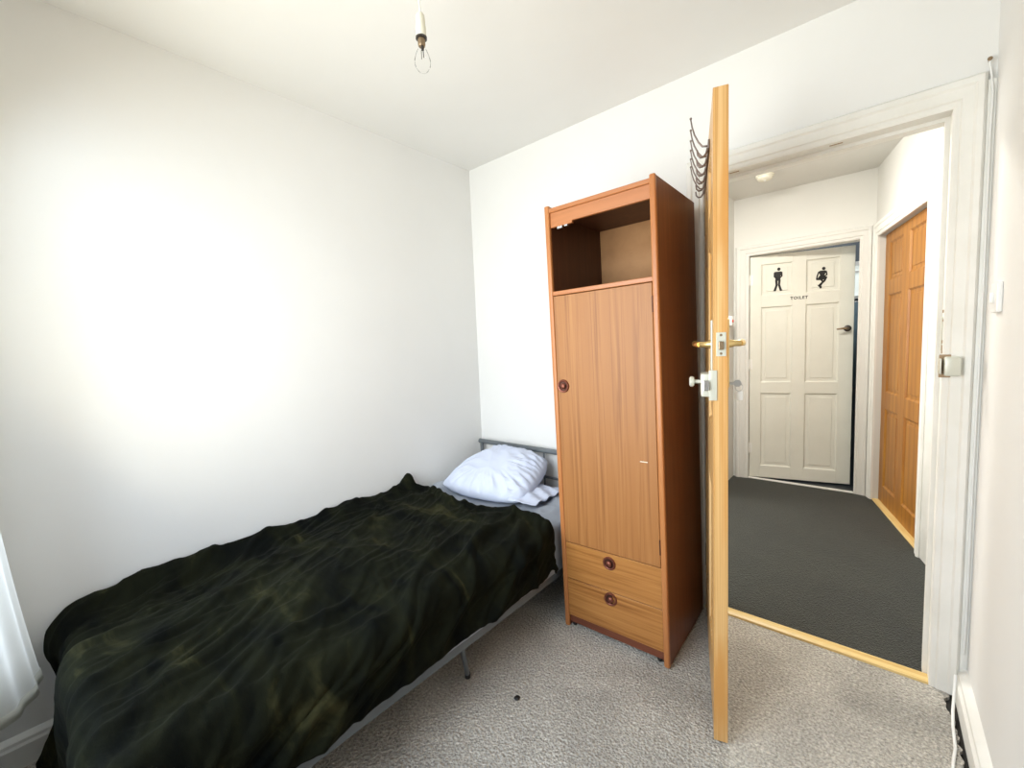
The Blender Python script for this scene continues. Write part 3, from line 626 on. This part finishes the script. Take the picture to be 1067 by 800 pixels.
# pillow
pl = empty('pillow', (0.385, -0.285, 0.472)); tag(pl, 'plump white pillow at the head of the bed', 'pillow')
MP = Matrix.Translation((0, 0, 0.075)) @ Matrix.Rotation(0.16, 4, 'Z') @ Matrix.Rotation(0.36, 4, 'X')
b_ = NB(); n_ = 110
def pil(u, v_, sg):
    a, c = 0.298, 0.215
    cu, cv = abs(u), abs(v_)
    x = a*u*(1-(0.12 if u > 0 else 0.05)*cv**3); y = c*v_*(1-(0.18*cu**3 if u > 0 else 0.62*cu**2.2)) - (0.075*cu**2.2 if u < 0 else 0)
    th = ((1-cu**2.4)*(1-cv**2.4))
    h = 0.108*max(th, 0)**0.55*(1+0.22*math.exp(-((u+0.15)/0.45)**2)*v_)
    near = max(cu, cv)
    ang = math.atan2(v_*c, u*a)
    pk = max(0, near-0.35)/0.65
    wr_ = 0.024*pk*(1-pk**6)*((1-abs(noise.noise((ang*5.2, near*0.8, sg*3)))*2.0))
    wr_ += 0.007*(1-abs(noise.noise((u*2.4+v_*1.2, v_*2.6, 7)))*2)
    if u > 0.4: wr_ += 0.012*(u-0.4)*(math.sin(v_*26+u*8)+noise.noise((u*9, v_*9, 2))*2)*(1-cu**8)
    h = max(0, h+wr_*(1 if th > 0.002 else 0))
    if u < 0: h *= (1-cu**1.6)**0.45
    return MP @ Vector((x, y, sg*h if sg > 0 else -h*0.75))
T_ = [[b_.verts.new(pil(-1+2*i/n_, -1+2*j/n_, 1)) for j in range(n_+1)] for i in range(n_+1)]
B_ = [[b_.verts.new(pil(-1+2*i/n_, -1+2*j/n_, -1)) for j in range(n_+1)] for i in range(n_+1)]
for i in range(n_):
    for j in range(n_):
        b_.faces.new((T_[i][j], T_[i+1][j], T_[i+1][j+1], T_[i][j+1])); b_.faces.new((B_[i][j], B_[i][j+1], B_[i+1][j+1], B_[i+1][j]))
bmesh.ops.remove_doubles(b_, verts=b_.verts[:], dist=2e-4)
zmin = min(v_.co.z for v_ in b_.verts)
for v_ in b_.verts:
    if v_.co.z < -0.012: v_.co.z = -0.012+ (v_.co.z+0.012)*0.15
po = obj('pillow_body', b_, M['pillow'], pl, smooth=180)
b_ = NB(); nn = 30; g = []
for i in range(nn+1):
    rr = []
    for j in range(nn+1):
        u, v_ = i/nn, j/nn
        x = 0.24+0.15*u; y = -0.17+0.30*v_; z = 0.05*(1-u)*math.sin(math.pi*v_)+0.012+0.006*math.sin(v_*22+u*5)+0.004*noise.noise((u*8, v_*8, 0))
        rr.append(b_.verts.new((x, y+0.05*u, z)))
    g.append(rr)
for i in range(nn):
    for j in range(nn): b_.faces.new((g[i][j], g[i+1][j], g[i+1][j+1], g[i][j+1]))
fl = obj('pillowcase_flap', b_, M['pillow'], pl, smooth=180); md = fl.modifiers.new('s', 'SOLIDIFY'); md.thickness = 0.004; md.offset = 1

# blanket: one cloth laid over the bed, hanging over the near side and the foot
b_ = NB(); NU, NV = 230, 330
BX0, BXE, BYH, BYF = 0.030, 0.935, -0.575, -1.995     # wall side, near bend, head edge, foot bend
R_ = 0.055; DS, DF = 0.150, 0.42                       # drop at side, drop at foot
US = (BXE-BX0); UL = US+R_*math.pi/2+DS
VS = (BYH-BYF); VL = VS+R_*math.pi/2+DF
def bend(s, flat, r_):
    if s <= flat: return s, 0.0
    a = (s-flat)/r_
    if a < math.pi/2: return flat+r_*math.sin(a), r_*(1-math.cos(a))
    return flat+r_, r_+(s-flat-r_*math.pi/2)
def ridge(x, y, sx, sy, ang, seed, p=3.0):
    c, s_ = math.cos(ang), math.sin(ang); X = x*c+y*s_; Y = -x*s_+y*c
    wx = 0.10*noise.noise((x*3.1, y*3.1, seed+9))
    return (1-abs(noise.noise((X*sx+wx*sx, Y*sy+wx*sy*0.5, seed)))*1.6)
def folds(x, y):
    h = 0.0
    h += 0.024*max(0, ridge(x, y, 4.2, 1.0, 0.35, 1.0))**5
    h += 0.017*max(0, ridge(x, y, 6.5, 1.5, 0.75, 2.0))**5
    h += 0.008*max(0, ridge(x, y, 9.0, 2.2, 0.15, 3.0))**4
    h += 0.008*max(0, ridge(x, y, 13.0, 4.0, 0.5, 6.0))**3
    h += 0.003*max(0, ridge(x, y, 26.0, 9.0, 0.9, 7.0))**2
    h += 0.022*noise.noise((x*2.8, y*2.0, 8))
    return h
g = []
for i in range(NU+1):
    su = UL*i/NU; X, dx = bend(su, US, R_)
    row = []
    for j in range(NV+1):
        sv = VL*j/NV; Yd, dy = bend(sv, VS, R_)
        x = BX0+X; y = BYH-Yd
        # wavy head edge
        if sv < 0.5:
            k = 1-sv/0.5
            y += k*(0.035*noise.noise((X*4, 3, 1)) - 0.05*math.exp(-((x-0.40)/0.18)**2) + 0.02*math.sin(x*9) - 0.09*max(0, (0.12-x)/0.12))
        a = folds(BX0+su, BYH-sv)
        z = 0.462 + 0.012*math.sin(min(1, X/US)*math.pi)
        topw = max(0, 1-dx/0.06)*max(0, 1-dy/0.06)
        z += a*(0.35+0.65*topw)
        # rolled edge at the head end
        z += 0.020*math.exp(-((sv-0.025)/0.03)**2)-0.016*math.exp(-(sv/0.012)**2)
        # rides up against the wall
        z += 0.038*math.exp(-((x-BX0)/0.07)**2)*(1 if dy == 0 else max(0, 1-dy/0.1))
        if x < 0.14: z += 0.045*math.exp(-((x-0.040)/0.03)**2)*(math.exp(-((y+0.645)/0.010)**2) if y > -0.645 else max(0, 1-(-0.645-y)/0.17))
        # sinks towards the foot corner by the wall
        if x < 0.5: z -= 0.030*math.exp(-(x/0.30)**2)*max(0, min(1, (-y-1.55)/0.45))
        z -= dx+dy
        if dx > 0: x += a*0.9*min(1, dx/0.05) - 0.010*min(1, dx/0.1)
        if dy > 0:
            fl_ = 0.018*math.sin((BX0+su)*17+noise.noise((su*4, 0, 3))*3)
            y -= (a*0.5+fl_*min(1, dy/0.15)-0.004)+0.38*max(0, dy-0.27)+(0.022*math.exp(-((dy-0.075)/0.05)**2)-0.012*min(1, dy/0.15))*math.exp(-(x/0.25)**2)
        # near side hem height
        zm = 0.226+0.009*noise.noise((y*5, 0, 2)) if dx > 0 and dy == 0 else 0.016+0.006*noise.noise((x*9, y*9, 4))
        if z < zm: z = zm
        row.append(b_.verts.new((x, y, z)))
    g.append(row)
for i in range(NU):
    for j in range(NV): b_.faces.new((g[i][j], g[i+1][j], g[i+1][j+1], g[i][j+1]))
bl = obj('blanket', b_, M['fleece'], smooth=180); md = bl.modifiers.new('s', 'SOLIDIFY'); md.thickness = 0.010; md.offset = 1
tag(bl, 'crumpled black green fleece blanket spread over the bed', 'blanket')

# ------------------------------------------------------------------ curtain bunched at the left of the window
b_ = NB(); NU, NV = 90, 60; g = []
for i in range(NU+1):
    u = i/NU; row = []
    for j in range(NV+1):
        t = j/NV; z = 2.25+(0.315-2.25)*t
        spread = 0.36-0.09*t**2
        amp = 0.022+0.020*t**2
        x = 0.025+spread*u
        y = -2.195+0.042*t**4+amp*(math.sin(math.pi*min(1,u*1.05))**0.8*2-1)+0.006*math.sin(u*31)*t
        z += 0.02*math.sin(u*5)*t
        row.append(b_.verts.new((x, y, z)))
    g.append(row)
for i in range(NU):
    for j in range(NV): b_.faces.new((g[i][j], g[i+1][j], g[i+1][j+1], g[i][j+1]))
cu = obj('curtain', b_, M['curtain'], smooth=180); tag(cu, 'sheer white curtain hanging at the foot end of the bed', 'curtain')
b_ = NB(); g = []
for i in range(NU+1):
    row = []
    for j in (NV-1, NV):
        u = i/NU; t = j/NV; z = 2.25+(0.315-2.25)*t; x = 0.025+(0.36-0.09*t**2)*u; y = -2.195+0.042*t**4+(0.022+0.020*t**2)*(math.sin(math.pi*min(1,u*1.05))**0.8*2-1)+0.006*math.sin(u*31)*t
        row.append(b_.verts.new((x, y, z+0.02*math.sin(u*5)*t)))
    g.append(row)
for i in range(NU): b_.faces.new((g[i][0], g[i+1][0], g[i+1][1], g[i][1]))
o = obj('hem', b_, M['curtain'], cu, smooth=180); md = o.modifiers.new('s', 'SOLIDIFY'); md.thickness = 0.004; md.offset = 0
b_ = NB(); tube(b_, [(0.012, -2.185, 2.26), (2.335, -2.185, 2.26)], 0.010, 12)
for x in (0.05, 2.30): tube(b_, [(x, -2.185, 2.26), (x, YB, 2.26)], 0.007, 8)
tag(obj('curtain_rail', b_, M['white_plastic'], smooth=50), 'white curtain pole above the bedroom window', 'curtain pole')

# ------------------------------------------------------------------ pendant lamp
pn = empty('pendant_lamp', (1.045, -1.207, H)); tag(pn, 'bare clear bulb hanging on a white cord from the ceiling', 'lamp')
b_ = NB(); lathe(b_, [(0, 0), (0.038, 0), (0.036, -0.012), (0.016, -0.026), (0.006, -0.030), (0, -0.030)]); obj('ceiling_rose', b_, M['white_plastic'], pn, smooth=40)
b_ = NB(); tube(b_, [(0, 0, -0.028), (0.001, 0, -0.12), (-0.001, 0, -0.205)], 0.0030, 10); obj('cord', b_, M['white_plastic'], pn, smooth=60)
b_ = NB(); lathe(b_, [(0, -0.196), (0.008, -0.197), (0.012, -0.203), (0.0135, -0.215), (0.0135, -0.232), (0.0150, -0.234), (0.0150, -0.262), (0, -0.262)]); hl = obj('lamp_holder', b_, M['cream_plastic'], pn, smooth=35)
b_ = NB(); lathe(b_, [(0.0135, -0.262), (0.0165, -0.263), (0.0165, -0.268), (0.0135, -0.269), (0, -0.269)]); obj('holder_ring', b_, M['darkmetal'], hl, smooth=35)
b_ = NB(); lathe(b_, [(0.011, -0.266), (0.011, -0.284), (0.009, -0.289), (0, -0.289)]); bc = obj('bulb_cap', b_, M['oldbrass'], pn, smooth=35)
b_ = NB(); lathe(b_, [(0.0095, -0.284), (0.011, -0.294), (0.018, -0.310), (0.0235, -0.328), (0.0225, -0.342), (0.015, -0.355), (0.006, -0.361), (0, -0.362)], n=28); gl = obj('bulb', b_, M['bulbglass'], pn, smooth=60)
b_ = NB(); tube(b_, [(0.003, 0, -0.285), (0.003, 0, -0.300)], 0.004, 8); tube(b_, [(0.005, 0, -0.298), (0.006, 0, -0.322)], 0.0012, 6); tube(b_, [(-0.003, 0, -0.298), (-0.004, 0, -0.322)], 0.0010, 6); obj('filament_support', b_, M['darkmetal'], gl)

# ------------------------------------------------------------------ right wall fittings
ls = empty('light_switch', (W, -0.213, 1.373)); tag(ls, 'white light switch on the right wall near the doorway', 'light switch')
b_ = NB(); box(b_, -0.012, 0, -0.043, 0.043, -0.043, 0.043, 0.003); obj('plate', b_, M['white_plastic'], ls, smooth=35)
b_ = NB(); box(b_, -0.020, -0.011, -0.009, 0.009, -0.016, 0.016, 0.003); obj('rocker', b_, M['white_plastic'], ls, smooth=35)
b_ = NB(); lathe(b_, [(0, -0.004), (0.002, 0), (0.002, 0.018), (0.006, 0.019), (0.006, 0.022), (0, 0.023)], Matrix.Translation((2.330, 0.0, 2.118)) @ Matrix.Rotation(math.pi/2, 4, 'X'), 14)
tag(obj('nail', b_, M['oldbrass'], smooth=40), 'rusty nail above the top right corner of the door casing', 'nail')
b_ = NB(); pts = [(2.330, -0.020, 2.112), (2.334, -0.012, 2.09), (2.340, -0.019, 2.02), (2.3385, -0.0185, 1.9), (2.3405, -0.0185, 1.4), (2.339, -0.0185, 0.8), (2.340, -0.0185, 0.30), (2.338, -0.0185, 0.16)]
tube(b_, pts, 0.0025, 8)
tag(obj('cable', b_, M['white_plastic'], smooth=60), 'thin white cable clipped down beside the doorway casing', 'cable', )
b_ = NB(); tube(b_, [(2.3165, -0.06, 0.10), (2.312, -0.09, 0.05), (2.306, -0.13, 0.012), (2.300, -0.20, 0.0045), (2.296, -0.30, 0.0045), (2.286, -0.36, 0.0045), (2.276, -0.45, 0.0045), (2.272, -0.60, 0.0045), (2.28, -0.8, 0.0045), (2.30, -1.0, 0.0045)], 0.0042, 10)
tag(obj('floor_cable', b_, M['white_plastic'], smooth=60), 'white cable trailing along the carpet by the right skirting board', 'cable')
# scrap on the carpet
b_ = NB(); bmesh.ops.create_icosphere(b_, subdivisions=3, radius=0.011)
for v_ in b_.verts:
    v_.co *= 1+0.25*noise.noise(v_.co*120); v_.co.z *= 0.35
tag(obj('fluff', b_, M['black_rubber'], smooth=60, loc=(1.11, -0.983, 0.003)), 'tiny black scrap lying on the carpet between bed and wardrobe', 'scrap')
